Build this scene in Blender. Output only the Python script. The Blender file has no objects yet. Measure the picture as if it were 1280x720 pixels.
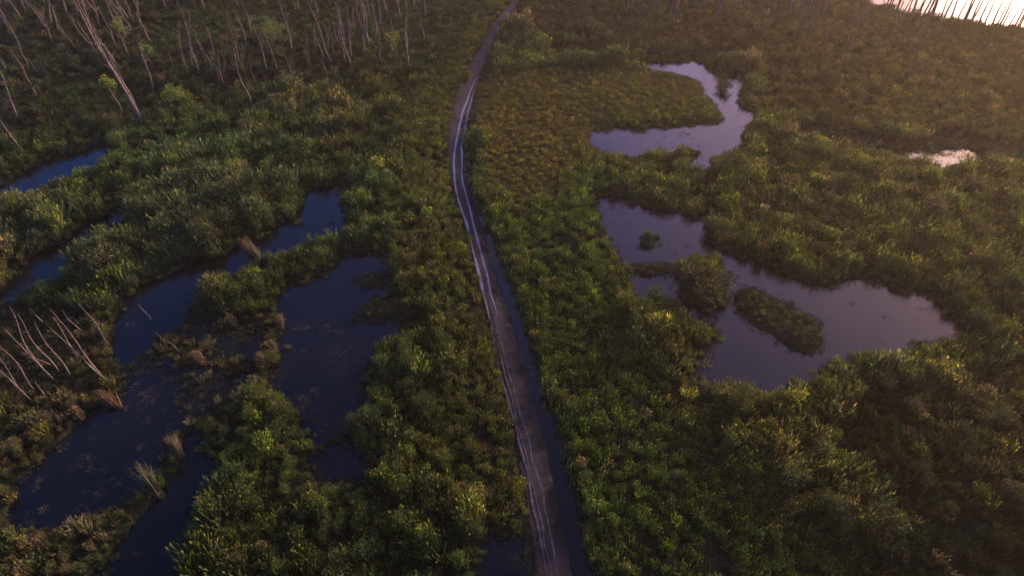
import bpy, math, random
import numpy as np
from mathutils import Vector, Matrix
R = math.radians
rng = np.random.default_rng(11)
random.seed(5)
scene = bpy.context.scene
C = scene.collection

# ------------------------------------------------------------------ camera
H = 80.0; PITCH = 43.0; F = 853.0
cam_d = bpy.data.cameras.new('camera'); cam = bpy.data.objects.new('camera', cam_d); C.objects.link(cam)
cam.location = (0, 0, H); cam.rotation_euler = (R(90 - PITCH), 0, 0)
cam_d.sensor_width = 36; cam_d.lens = 36 * F / 1280
cam_d.clip_start = 0.5; cam_d.clip_end = 9000
scene.camera = cam

# ------------------------------------------------------------------ light
SUN_AZ, SUN_EL = 48.0, 14.0
w = bpy.data.worlds.new('World'); scene.world = w; w.use_nodes = True
nt = w.node_tree; nt.nodes.clear()
out = nt.nodes.new('ShaderNodeOutputWorld'); bg = nt.nodes.new('ShaderNodeBackground')
sky = nt.nodes.new('ShaderNodeTexSky'); sky.sky_type = 'NISHITA'; sky.sun_disc = False
sky.sun_elevation = R(SUN_EL); sky.sun_rotation = R(SUN_AZ); sky.air_density = 1.3; sky.dust_density = 2.0; sky.ozone_density = 2.0
sky.altitude = 0
tc = nt.nodes.new('ShaderNodeTexCoord')
dot = nt.nodes.new('ShaderNodeVectorMath'); dot.operation = 'DOT_PRODUCT'
sv = (math.sin(R(SUN_AZ)) * math.cos(R(SUN_EL)), math.cos(R(SUN_AZ)) * math.cos(R(SUN_EL)), math.sin(R(SUN_EL)))
dot.inputs[1].default_value = sv
ramp = nt.nodes.new('ShaderNodeValToRGB')     # dusk tint of the sky: violet away from the sun, pink and bright around it
e = ramp.color_ramp.elements
e[0].position = 0.0; e[0].color = (0.15, 0.80, 1.75, 1)
e[1].position = 1.0; e[1].color = (5.5, 4.4, 3.8, 1)
for p, c in ((0.45, (0.20, 0.82, 1.9, 1)), (0.68, (0.9, 1.1, 2.4, 1)), (0.80, (2.4, 1.8, 2.7, 1)), (0.90, (2.5, 1.9, 2.3, 1)), (0.945, (2.3, 1.7, 1.7, 1)), (0.965, (5.0, 4.0, 3.6, 1))):
    k = ramp.color_ramp.elements.new(p); k.color = c
mul = nt.nodes.new('ShaderNodeVectorMath'); mul.operation = 'MULTIPLY'
L = nt.links.new
L(tc.outputs['Generated'], dot.inputs[0]); L(dot.outputs['Value'], ramp.inputs[0])
L(sky.outputs[0], mul.inputs[0]); L(ramp.outputs[0], mul.inputs[1])
sep = nt.nodes.new('ShaderNodeSeparateXYZ'); L(tc.outputs['Generated'], sep.inputs[0])      # the glow hugging the horizon
r2 = nt.nodes.new('ShaderNodeValToRGB'); r2.color_ramp.elements[0].position = .46; r2.color_ramp.elements[0].color = (2.3, 2.0, 2.3, 1)
r2.color_ramp.elements[1].position = .84; r2.color_ramp.elements[1].color = (1, 1, 1, 1); L(sep.outputs[2], r2.inputs[0])
mul2 = nt.nodes.new('ShaderNodeVectorMath'); mul2.operation = 'MULTIPLY'; L(mul.outputs[0], mul2.inputs[0]); L(r2.outputs[0], mul2.inputs[1]); L(mul2.outputs[0], bg.inputs[0])
bg.inputs[1].default_value = 0.105
L(bg.outputs[0], out.inputs[0])
sd = bpy.data.lights.new('sun', 'SUN'); sd.energy = 5.0; sd.angle = R(3.0); sd.color = (1.0, 0.80, 0.56)
sun = bpy.data.objects.new('sun', sd); C.objects.link(sun); sun.location = (60, 40, 120)
sun.rotation_euler = (-Vector(sv)).to_track_quat('-Z', 'Y').to_euler()
vs = scene.view_settings
vs.view_transform = 'Standard'; vs.look = 'None'; vs.exposure = -0.48; vs.gamma = 1; vs.use_curve_mapping = False
HAZE_DENSITY = 0.00020

# ------------------------------------------------------------------ pixel of the photo -> metres on the ground
cp, sp_ = math.cos(R(PITCH)), math.sin(R(PITCH))
def G(px, py, z=0.0):
    x = px - 640; y = 360 - py
    fwd = F * cp + y * sp_; dn = F * sp_ - y * cp
    t = (H - z) / dn
    return (x * t, fwd * t)
def PX(x, y, z=0.0):                       # inverse, arrays
    dz = H - z
    depth = y * cp + dz * sp_
    up = y * sp_ - dz * cp
    return 640 + F * x / depth, 360 - F * up / depth
def poly(pts): return np.array([G(*p) for p in pts])

def inside(P, x, y):
    r = np.zeros(x.shape, bool); n = len(P)
    for i in range(n):
        x1, y1 = P[i]; x2, y2 = P[(i + 1) % n]
        if y1 == y2: continue
        c = ((y1 > y) != (y2 > y)) & (x < (x2 - x1) * (y - y1) / (y2 - y1) + x1)
        r ^= c
    return r
def segdist(P, x, y, closed=True):
    d = np.full(x.shape, 1e9); n = len(P)
    for i in range(n if closed else n - 1):
        x1, y1 = P[i]; x2, y2 = P[(i + 1) % n]
        dx, dy = x2 - x1, y2 - y1
        t = np.clip(((x - x1) * dx + (y - y1) * dy) / (dx * dx + dy * dy + 1e-9), 0, 1)
        d = np.minimum(d, (x - x1 - t * dx) ** 2 + (y - y1 - t * dy) ** 2)
    return np.sqrt(d)
def sdf(P, x, y):
    d = segdist(P, x, y); return np.where(inside(P, x, y), -d, d)
_perm = rng.random((256, 256))
def vnoise(x, y, s, seed=0):
    x = x / s + seed * 17.3 + 1000; y = y / s + seed * 9.7 + 1000
    xi = np.floor(x).astype(int); yi = np.floor(y).astype(int); fx = x - xi; fy = y - yi
    fx = fx * fx * (3 - 2 * fx); fy = fy * fy * (3 - 2 * fy)
    g = lambda a, b: _perm[a % 256, b % 256]
    return (g(xi, yi) * (1 - fx) + g(xi + 1, yi) * fx) * (1 - fy) + (g(xi, yi + 1) * (1 - fx) + g(xi + 1, yi + 1) * fx) * fy
def SN(x, y): return (fbm(x, y, 5, 3) - .5) * 2.6 + (vnoise(x, y, 1.6, 4) - .5) * .9 - .25
def fbm(x, y, s, seed=0): return (vnoise(x, y, s, seed) * .55 + vnoise(x, y, s / 2.1, seed + 1) * .3 + vnoise(x, y, s / 4.3, seed + 2) * .15)

# ------------------------------------------------------------------ plan of the place
PONDS = [poly(p) for p in [
 [(-60,262),(0,238),(30,218),(75,198),(125,186),(132,196),(105,216),(60,236),(25,245),(-10,256),(-60,275)],
 [(-10,372),(18,362),(22,335),(50,318),(80,305),(105,286),(130,272),(150,260),(150,276),(118,296),(92,308),(85,338),(70,352),(40,362),(10,378)],
 [(385,240),(425,233),(431,260),(426,292),(400,302),(370,312),(335,322),(305,337),(270,345),(250,360),(238,388),(225,404),(190,432),(165,455),(150,470),(143,440),(145,400),(152,372),(185,357),(215,345),(245,327),(280,318),(310,300),(340,290),(370,275),(380,255)],
 [(430,325),(475,320),(480,345),(485,370),(470,395),(492,398),(496,420),(470,437),(456,462),(447,490),(447,520),(430,542),(400,555),(388,550),(382,520),(350,497),(335,482),(345,440),(355,400),(345,375),(370,360),(410,345)],
 [(390,572),(440,550),(457,575),(452,602),(410,608),(390,598)],
 [(70,560),(100,530),(150,508),(160,470),(190,458),(215,478),(225,520),(205,545),(206,562),(190,598),(160,622),(100,652),(60,664),(15,660),(20,610)],
 [(228,560),(236,545),(262,575),(266,600),(242,640),(215,680),(205,735),(115,735),(148,692),(175,652),(200,622),(225,592)],
 [(598,675),(656,671),(658,760),(594,760)],
 [(790,80),(850,81),(868,77),(882,85),(897,96),(897,120),(906,122),(912,98),(922,90),(932,92),(924,110),(921,130),(935,143),(931,157),(922,172),(922,190),(892,192),(880,214),(870,208),(880,192),(860,184),(820,190),(790,194),(760,193),(738,180),(745,165),(770,163),(800,167),(820,160),(870,158),(900,158),(912,150),(905,140),(893,127),(880,112),(868,99),(840,92),(800,86)],
 [(752,248),(765,251),(800,256),(840,266),(877,278),(882,294),(888,312),(912,318),(960,336),(990,348),(1020,360),(1060,356),(1090,352),(1120,364),(1160,371),(1185,395),(1200,417),(1160,428),(1145,424),(1120,448),(1090,440),(1065,438),(1040,450),(1000,474),(970,492),(935,490),(922,476),(885,472),(876,460),(893,437),(903,412),(878,404),(858,388),(840,374),(800,374),(791,360),(788,345),(773,320),(763,290)],
 [(1010,170),(1060,184),(1120,192),(1175,189),(1208,184),(1228,196),(1225,213),(1180,213),(1130,201),(1070,194),(1012,178)],
]]
LAKE = poly([(1085,6),(1130,19),(1190,27),(1240,34),(1290,38),(1500,52),(1700,20),(1700,-190),(1085,-190),(1060,-60)])
ISLES = [poly(p) for p in [
 [(842,330),(865,320),(898,325),(912,352),(905,382),(880,392),(848,372)],
 [(914,366),(940,360),(975,380),(1020,402),(1034,420),(1022,440),(990,438),(955,412),(925,398)],
 [(797,300),(808,294),(822,298),(818,308),(802,309)],
 [(788,332),(830,330),(836,342),(800,346)],
 [(460,345),(445,350),(440,358),(455,362),(478,360),(480,345)],
 [(455,385),(470,375),(490,380),(492,396),(470,402),(456,404),(444,410),(446,398)],
]]
RT = [(-60,656,648),(0,641,653),(30,616,631),(60,599,616),(90,583,604),(100,575,600),(125,567,594),(150,561,586),(175,558,584),(200,558,585),(225,562,589),(250,568,597),(300,585,617),(350,597,635),(400,609,653),(450,621,668),(500,632,684),(550,642,699),(600,651,712),(650,659,724),(720,670,740),(800,680,756)]
RT[0] = (-60,690,700)
def catmull(P, n=8):
    P = np.array(P, float); o = []
    for i in range(len(P) - 1):
        p0, p1, p2, p3 = P[max(i-1,0)], P[i], P[i+1], P[min(i+2,len(P)-1)]
        for k in range(n):
            t = k / n
            o.append(.5*((2*p1)+(-p0+p2)*t+(2*p0-5*p1+4*p2-p3)*t*t+(-p0+3*p1-3*p2+p3)*t**3))
    o.append(P[-1]); return np.array(o)
rs = catmull([(y, l, r) for y, l, r in RT])
ROAD_L = np.array([G(a[1], a[0]) for a in rs]); ROAD_R = np.array([G(a[2], a[0]) for a in rs])
ROAD = np.vstack([ROAD_L, ROAD_R[::-1]])
BEDW = np.interp(rs[:, 0], [150, 260, 330], [1.0, .78, .64])[:, None]
BED_R = ROAD_L + (ROAD_R - ROAD_L) * BEDW
ROAD_C = (ROAD_L + BED_R) / 2
DITCH = np.vstack([BED_R[40:], (ROAD_R + (ROAD_R - ROAD_L) * .04)[40:][::-1]])

PAD = {0: 1.1, 1: .9, 8: .9, 9: .5, 10: -.45}
def water_sdf(x, y):
    d = np.full(x.shape, 1e9)
    for i, P in enumerate(PONDS + [LAKE]): d = np.minimum(d, sdf(P, x, y) - PAD.get(i, .25))
    for P in ISLES: d = np.maximum(d, -sdf(P, x, y))
    return d
Z = {k: poly(v) for k, v in {
 'orange': [(604,108),(640,92),(740,84),(800,90),(860,105),(885,125),(820,135),(740,150),(715,200),(690,250),(640,270),(615,230),(600,160)],
 'lawn': [(740,84),(800,88),(870,102),(912,150),(870,158),(800,166),(740,165),(700,150)],
 'green': [(185,70),(200,20),(330,-10),(640,-10),(600,60),(560,100),(520,80),(330,45),(230,60)],
 'green2': [(95,100),(200,110),(200,140),(60,140)],
 'right': [(600,170),(740,170),(760,250),(790,360),(770,420),(860,520),(1000,620),(1080,740),(740,740),(690,560),(650,420),(620,280)],
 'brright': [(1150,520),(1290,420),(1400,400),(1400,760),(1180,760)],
 'thicket': [(770,370),(860,440),(930,490),(1010,500),(1060,640),(960,620),(850,530),(760,440)],
 'midleft': [(430,300),(540,200),(600,300),(640,560),(560,720),(330,740),(300,520),(390,540),(450,420)],
 'darkband': [(990,158),(1060,168),(1130,176),(1180,170),(1290,178),(1300,205),(1235,203),(1215,186),(1130,190),(1060,184),(1000,172)],
 'darkband2': [(690,58),(800,62),(900,68),(1000,82),(990,94),(940,84),(870,76),(780,74),(700,74)],
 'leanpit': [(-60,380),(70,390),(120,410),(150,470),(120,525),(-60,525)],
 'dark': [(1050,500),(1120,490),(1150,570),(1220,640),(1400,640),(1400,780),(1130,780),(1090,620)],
 'forestL': [(-120,-60),(660,-60),(560,60),(520,95),(420,110),(300,120),(150,150),(60,170),(-120,200)],
 'forestR': [(640,-60),(1400,-60),(1400,110),(1000,80),(860,70),(760,60),(640,40)],
 'shore': [(940,60),(1400,60),(1400,180),(1230,180),(1010,160),(950,140)],
 'band': [(925,160),(1290,205),(1400,260),(1400,360),(1180,350),(1020,345),(900,300),(880,220)],
 'swamp': [(150,430),(240,395),(340,395),(335,480),(300,500),(250,540),(210,560),(120,520)],
 'bl': [(-60,450),(120,500),(60,560),(0,760),(140,690),(200,610),(60,660),(-60,680)],
 'leftpale': [(-60,250),(140,250),(240,200),(370,230),(370,300),(300,330),(150,370),(80,340),(130,300),(-60,350)],
}.items()}
# ------------------------------------------------------------------ helpers
def link(name, me, mat, parent=None, smooth=False):
    o = bpy.data.objects.new(name, me); C.objects.link(o)
    if mat:
        for m in (mat if isinstance(mat, (list, tuple)) else [mat]): me.materials.append(m)
    if smooth: me.polygons.foreach_set('use_smooth', [True] * len(me.polygons))
    if parent: o.parent = parent
    return o
def mesh(name, v, f):
    me = bpy.data.meshes.new(name); me.from_pydata([tuple(a) for a in v], [], [tuple(a) for a in f]); me.update(); return me
def tag(o, label, cat, group=None):
    o['label'] = label; o['category'] = cat
    if group: o['group'] = group
    return o
def P(mat): return mat.node_tree.nodes['Principled BSDF']
def newmat(name, col, rough=.8, spec=.3):
    m = bpy.data.materials.new(name); m.use_nodes = True; b = P(m)
    b.inputs['Base Color'].default_value = (*col, 1); b.inputs['Roughness'].default_value = rough
    b.inputs['Specular IOR Level'].default_value = spec; return m
def noise_node(m, scale, detail=5, coord='Object', rough=.6):
    n = m.node_tree.nodes.new('ShaderNodeTexNoise'); n.inputs['Scale'].default_value = scale
    n.inputs['Detail'].default_value = detail; n.inputs['Roughness'].default_value = rough
    t = m.node_tree.nodes.new('ShaderNodeTexCoord'); m.node_tree.links.new(t.outputs[coord], n.inputs['Vector']); return n
def ramp_node(m, src, stops):
    r = m.node_tree.nodes.new('ShaderNodeValToRGB'); el = r.color_ramp.elements
    el[0].position, el[0].color = stops[0][0], (*stops[0][1], 1); el[1].position, el[1].color = stops[-1][0], (*stops[-1][1], 1)
    for p, c in stops[1:-1]: q = el.new(p); q.color = (*c, 1)
    m.node_tree.links.new(src, r.inputs[0]); return r.outputs[0]
def bump(m, src, dist, strength=1):
    b = m.node_tree.nodes.new('ShaderNodeBump'); b.inputs['Distance'].default_value = dist; b.inputs['Strength'].default_value = strength
    m.node_tree.links.new(src, b.inputs['Height']); m.node_tree.links.new(b.outputs[0], P(m).inputs['Normal'])

# foliage: colour of the plant comes from the 'tint' stored on each plant; each leaf varies a little
def foliage(name, rough=.6, trans=.28, tone=(1, 1, 1)):
    m = newmat(name, (.05, .06, .02), rough, .25); n = m.node_tree.nodes; l = m.node_tree.links
    a = n.new('ShaderNodeAttribute'); a.attribute_type = 'INSTANCER'; a.attribute_name = 'tint'
    g = n.new('ShaderNodeNewGeometry')
    r = ramp_node(m, g.outputs['Random Per Island'], [(p_, tuple(a_*b_ for a_, b_ in zip(c_, tone))) for p_, c_ in [(0, (.4, .5, .55)), (.5, (.83, .92, .92)), (.8, (1.25, 1.28, 1.0)), (1, (2.1, 1.95, 1.5))]])
    mx = n.new('ShaderNodeVectorMath'); mx.operation = 'MULTIPLY'
    l.new(a.outputs['Color'], mx.inputs[0]); l.new(r, mx.inputs[1]); l.new(mx.outputs[0], P(m).inputs['Base Color'])
    tr = n.new('ShaderNodeBsdfTranslucent'); l.new(mx.outputs[0], tr.inputs['Color'])
    ms = n.new('ShaderNodeMixShader'); ms.inputs[0].default_value = trans
    o = n['Material Output']; l.new(P(m).outputs[0], ms.inputs[1]); l.new(tr.outputs[0], ms.inputs[2]); l.new(ms.outputs[0], o.inputs['Surface'])
    return m
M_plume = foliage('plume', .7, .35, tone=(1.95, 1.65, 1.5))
M_leaf = foliage('leaf', .6, .3); M_reed = foliage('reed_blade', .55, .3)
M_bark = newmat('bare_bark', (.24, .17, .145), .8, .2)
nb = noise_node(M_bark, 1.2); M_bark.node_tree.links.new(ramp_node(M_bark, nb.outputs[0], [(.3, (.08, .06, .05)), (.55, (.19, .14, .115)), (.8, (.29, .22, .18))]), P(M_bark).inputs['Base Color'])
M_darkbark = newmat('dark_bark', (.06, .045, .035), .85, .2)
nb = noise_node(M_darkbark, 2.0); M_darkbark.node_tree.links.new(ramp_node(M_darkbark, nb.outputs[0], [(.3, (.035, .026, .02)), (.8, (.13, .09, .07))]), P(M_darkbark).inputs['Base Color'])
M_grey = newmat('weathered_wood', (.15, .12, .095), .85, .2)
nb = noise_node(M_grey, 1.6); M_grey.node_tree.links.new(ramp_node(M_grey, nb.outputs[0], [(.3, (.07, .055, .042)), (.55, (.16, .125, .10)), (.8, (.25, .20, .16))]), P(M_grey).inputs['Base Color'])
M_stem = newmat('shrub_stem', (.07, .05, .035), .85, .2)

# ------------------------------------------------------------------ terrain
x0, x1, y0, y1, st = -230, 240, 10, 300, .7
gx = np.arange(x0, x1, st); gy = np.arange(y0, y1, st)
X, Y = np.meshgrid(gx, gy); xs, ys = X.ravel(), Y.ravel()
wd = water_sdf(xs, ys) + SN(xs, ys)
rd = np.minimum(segdist(ROAD_C, xs, ys, False), 50)
land = .35 + .9 * (fbm(xs, ys, 22, 7) - .3) + .25 * fbm(xs, ys, 4, 9)
land = np.maximum(land, .12)
sw = np.clip(-sdf(Z['swamp'], xs, ys) / 2.0, 0, 1); land = land * (1 - sw) + sw * (-.12 + .5 * (fbm(xs, ys, 3.2, 31) - .35))
k = np.clip(wd / 1.8, -1, 1); z = np.where(k > 0, land * k, k * .7)
rdk = np.clip((rd - 1.9) / 1.4, 0, 1); rdk = rdk * rdk * (3 - 2 * rdk); z = z * rdk + .25 * (1 - rdk)
dk = np.clip(-sdf(DITCH, xs, ys) / .5 + .3, 0, 1); z = z * (1 - dk) - .3 * dk
edge = np.minimum.reduce([xs - x0, x1 - xs, ys - y0, y1 - ys]); z = np.where(edge < 4, np.where(wd < 0, z, .3), z)
def ground_z(x, y):
    i = np.clip(((x - x0) / st).astype(int), 0, len(gx) - 1); j = np.clip(((y - y0) / st).astype(int), 0, len(gy) - 1)
    return z.reshape(X.shape)[j, i]
nx, ny = len(gx), len(gy)
I = (np.arange(ny - 1)[:, None] * nx + np.arange(nx - 1)[None]).ravel()
me = bpy.data.meshes.new('ground'); faces = np.stack([I, I + 1, I + nx + 1, I + nx], 1)
me.vertices.add(len(xs)); me.vertices.foreach_set('co', np.stack([xs, ys, z], 1).ravel())
me.loops.add(faces.size); me.loops.foreach_set('vertex_index', faces.ravel())
me.polygons.add(len(faces)); me.polygons.foreach_set('loop_start', np.arange(len(faces)) * 4); me.update(calc_edges=True)
M_ground = newmat('marsh_soil', (.03, .028, .02), .9, .2)
n1 = noise_node(M_ground, .35, 8); M_ground.node_tree.links.new(ramp_node(M_ground, n1.outputs[0], [(.3, (.014, .014, .010)), (.5, (.026, .032, .014)), (.72, (.05, .045, .026))]), P(M_ground).inputs['Base Color'])
n2 = noise_node(M_ground, 3, 5); bump(M_ground, n2.outputs[0], .15)
g = link('ground', me, M_ground, smooth=True); g['kind'] = 'structure'
# far ground to the horizon round the detailed sheet
B = 6000
v = [(x0,y0,.28),(x1-st,y0,.28),(gx[-1],gy[-1],.28),(x0,gy[-1],.28),(-B,-B,.28),(B,-B,.28),(B,B,.28),(-B,B,.28)]
v[1] = (gx[-1], y0, .28)
g2 = link('far_ground', mesh('far_ground', v, [(4,5,1,0),(5,6,2,1),(6,7,3,2),(7,4,0,3)]), M_ground); g2['kind'] = 'structure'

# ------------------------------------------------------------------ water
M_water = newmat('marsh_water', (.002, .003, .005), .07, .5)
P(M_water).inputs['IOR'].default_value = 1.5
nw = noise_node(M_water, 1.6, 4); 
mp = M_water.node_tree.nodes.new('ShaderNodeMapping'); mp.inputs['Scale'].default_value = (1, 2.2, 1)
tcw = [q for q in M_water.node_tree.nodes if q.type == 'TEX_COORD'][0]
M_water.node_tree.links.new(tcw.outputs['Object'], mp.inputs[0]); M_water.node_tree.links.new(mp.outputs[0], nw.inputs['Vector'])
bump(M_water, nw.outputs[0], .06, .4)
nw2 = noise_node(M_water, .12, 4); M_water.node_tree.links.new(ramp_node(M_water, nw2.outputs[0], [(.35, (.001, .002, .004)), (.7, (.005, .005, .006))]), P(M_water).inputs['Base Color'])
wobj = link('water', mesh('water', [(x0+1,y0+1,0),(gx[-1]-1,y0+1,0),(gx[-1]-1,gy[-1]-1,0),(x0+1,gy[-1]-1,0)], [(0,1,2,3)]), M_water); wobj['kind'] = 'structure'
# the lake goes on beyond the detailed sheet, out to its far shore
lk = link('lake_water', mesh('lake_water', [(gx[-1]-1,150,.29),(900,100,.29),(1100,1100,.29),(200,1000,.29),(60,gy[-1]+.5,.29),(gx[-1]-1,gy[-1]+.5,.29)], [(0,1,2,5),(5,2,3,4)]), M_water); lk['kind'] = 'structure'

# ------------------------------------------------------------------ the dirt track and its wet ruts
def ribbon(name, Lp, Rp, zz, mat, crown=0.0, cols=6, skirt=False):
    v = []; f = []; n = len(Lp)
    for i in range(n):
        for c in range(cols + 1):
            t = ((0, .0, .12, .24, .36, .5, .64, .76, .88, 1, 1)[c] if skirt else c / cols); p = Lp[i] * (1 - t) + Rp[i] * t
            v.append((p[0], p[1], zz - (.75 if skirt and c in (0, cols) else 0) + crown * math.sin(math.pi * t) + .03 * (vnoise(np.array([p[0]]), np.array([p[1]]), .9, 5)[0] - .5)))
    for i in range(n - 1):
        for c in range(cols):
            a = i * (cols + 1) + c; f.append((a, a + 1, a + cols + 2, a + cols + 1))
    return link(name, mesh(name, v, f), mat, smooth=True)
M_road = newmat('wet_mud', (.07, .05, .055), .6, .25)
n1 = noise_node(M_road, .9, 7); n3 = noise_node(M_road, 5, 5)
n1 = noise_node(M_road, .55, 12, rough=.78)
M_road.node_tree.links.new(ramp_node(M_road, n1.outputs[0], [(.38, (.008, .007, .007)), (.48, (.018, .014, .019)), (.56, (.032, .024, .034)), (.66, (.075, .058, .070))]), P(M_road).inputs['Base Color'])
M_road.node_tree.links.new(ramp_node(M_road, n1.outputs[0], [(.32, (.35,)*3), (.6, (.9,)*3)]), P(M_road).inputs['Roughness']); bump(M_road, n3.outputs[0], .3)
n5 = noise_node(M_road, .45, 9, rough=.75)
rs2 = catmull([(y, l, r) for y, l, r in RT], 24)
wob = np.array([[(vnoise(np.array([i * .4]), np.array([0.]), 1.7, 12)[0] - .5) * 3, (vnoise(np.array([i * .4]), np.array([50.]), 1.7, 14)[0] - .5) * 3] for i in range(len(rs2))])
wob *= np.clip((rs2[:, 0:1] + 100) / 800, .2, 1)
rL = np.array([G(a[1] + o[0] - 1, a[0]) for a, o in zip(rs2, wob)]); rR = np.array([G(a[1] + (a[2] - a[1]) * np.interp(a[0], [150, 260, 330], [1.0, .78, .64]) + o[1], a[0]) for a, o in zip(rs2, wob)])
r_ = ribbon('dirt_track', rL, rR, .34, M_road, .12, 10, True); r_['kind'] = 'structure'
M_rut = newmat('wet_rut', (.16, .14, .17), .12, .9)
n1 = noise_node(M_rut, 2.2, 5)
M_rut.node_tree.links.new(ramp_node(M_rut, n1.outputs[0], [(.3, (.10, .08, .09)), (.6, (.26, .23, .27)), (.8, (.34, .31, .36))]), P(M_rut).inputs['Base Color'])  # wet mud, with the sky's reflection painted into the pale colour
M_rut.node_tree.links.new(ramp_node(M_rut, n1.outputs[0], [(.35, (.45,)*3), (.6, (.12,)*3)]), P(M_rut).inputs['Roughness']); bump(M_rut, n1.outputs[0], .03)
M_damp = newmat('damp_rut', (.10, .08, .09), .4, .5)
n4 = noise_node(M_damp, 1.5, 6)
M_damp.node_tree.links.new(ramp_node(M_damp, n4.outputs[0], [(.35, (.03, .022, .025)), (.5, (.075, .058, .064)), (.7, (.15, .12, .13))]), P(M_damp).inputs['Base Color']); bump(M_damp, n4.outputs[0], .05)
def rut(pts, w, name='wheel_rut'):
    c = catmull(pts, 14); Lp = []; Rp = []
    g = np.array([G(a[0], a[1]) for a in c]); d = np.gradient(g, axis=0); d /= np.linalg.norm(d, axis=1)[:, None] + 1e-9; n = np.stack([d[:, 1], -d[:, 0]], 1)
    ww = np.array([w * (.55 + .9 * vnoise(np.array([i * .5]), np.array([w * 90]), 1.5, 8)[0]) for i in range(len(c))])[:, None]
    ww *= np.minimum(1, np.minimum(np.arange(len(c)), np.arange(len(c))[::-1]) / 12 + .05)[:, None]
    jit = np.array([(vnoise(np.array([i * .3]), np.array([w * 40]), 1.5, 18)[0] - .5) * .35 for i in range(len(c))])[:, None]
    g = g + n * jit
    o = ribbon(name, g - n * ww / 2, g + n * ww / 2, .475, M_rut, .0, 2); o['kind'] = 'structure'; return o
rut([(596,98),(583,130),(573,165),(568,200),(571,240),(585,290),(601,350),(613,405)], .42)
rut([(594,112),(585,145),(579,175),(577,205),(581,240),(594,290),(610,350),(622,405)], .32)
M_rut = M_damp  # darker copy for the near ruts, where that painted reflection fades
rut([(612,400),(626,470),(644,535),(658,590),(670,650),(684,730)], .30)
rut([(621,400),(637,470),(655,535),(670,590),(684,650),(698,730)], .26)
rut([(590,280),(606,340),(618,400),(632,470),(650,540),(664,600),(677,660),(690,730)], .16)

# ------------------------------------------------------------------ plant meshes
class MB:
    def __init__(s): s.v = []; s.f = []; s.m = []
    def blade(s, p, d, length, width, bend, segs=2, mi=0):
        d = Vector(d).normalized(); side = d.cross(Vector((random.uniform(-1,1), random.uniform(-1,1), .2))).normalized()
        i0 = len(s.v); q = Vector(p)
        for k in range(segs + 1):
            t = k / segs; wd = width * (1 - .85 * t) * (.7 + .6 * min(t * 3, 1)) if k < segs else width * .1
            s.v += [tuple(q - side * wd / 2), tuple(q + side * wd / 2)]
            dd = (d + Vector((d.x, d.y, -bend)) * t * bend).normalized(); q = q + dd * length / segs
        for k in range(segs): a = i0 + 2 * k; s.f.append((a, a + 1, a + 3, a + 2)); s.m.append(mi)
    def leaf(s, p, d, l, wd, mi=0):
        d = Vector(d).normalized(); side = d.cross(Vector((random.gauss(0,1), random.gauss(0,1), random.gauss(0,1)))).normalized(); p = Vector(p)
        up = d.cross(side) * l * .12
        i = len(s.v); s.v += [tuple(p), tuple(p + d*l*.45 + side*wd/2 + up), tuple(p + d*l), tuple(p + d*l*.45 - side*wd/2 + up)]
        s.f.append((i, i+1, i+2, i+3)); s.m.append(mi)
    def tube(s, pts, rad, sides=6, mi=0):
        n = len(pts); i0 = len(s.v)
        for k in range(n):
            p = Vector(pts[k]); t = (Vector(pts[min(k+1,n-1)]) - Vector(pts[max(k-1,0)])).normalized()
            a = t.orthogonal().normalized(); b = t.cross(a)
            for j in range(sides):
                an = 2 * math.pi * j / sides; s.v.append(tuple(p + (a*math.cos(an) + b*math.sin(an)) * rad[k]))
        for k in range(n - 1):
            for j in range(sides):
                a = i0 + k*sides + j; b = i0 + k*sides + (j+1) % sides; s.f.append((a, b, b+sides, a+sides)); s.m.append(mi)
        s.f.append(tuple(i0 + (n-1)*sides + j for j in range(sides))); s.m.append(mi)
    def me(s, name):
        m = mesh(name, s.v, s.f); m.polygons.foreach_set('material_index', s.m); return m
U = random.uniform; GA = random.gauss
def reed_mesh(name, n=70, h=2.0, r=.75, lean=.2, width=.12, plume=.42):
    b = MB()
    for i in range(n):
        a = U(0, 6.283); q = r * math.sqrt(U(0, 1)); x, y = q*math.cos(a), q*math.sin(a)
        d = (math.cos(a)*lean*q/r + GA(0,.13), math.sin(a)*lean*q/r + GA(0,.13), 1)
        hh = h * U(.55, 1.1) * (1 - .3*q/r)
        b.blade((x, y, -.1), d, hh, width*U(.7,1.4), U(.05,.6), 3)
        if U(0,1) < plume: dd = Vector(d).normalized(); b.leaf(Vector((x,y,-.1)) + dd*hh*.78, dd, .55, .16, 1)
    return b.me(name)
def grass_mesh(name, n=64, h=.8, r=.9, lean=.7, width=.10):
    b = MB()
    for i in range(n):
        a = U(0, 6.283); q = r * math.sqrt(U(0, 1)); 
        d = (math.cos(a)*lean*q/r + GA(0,.3), math.sin(a)*lean*q/r + GA(0,.3), 1)
        b.blade((q*math.cos(a), q*math.sin(a), -.05), d, h*U(.5,1.2), width*U(.6,1.4), U(.2,.9), 2)
    return b.me(name)
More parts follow.
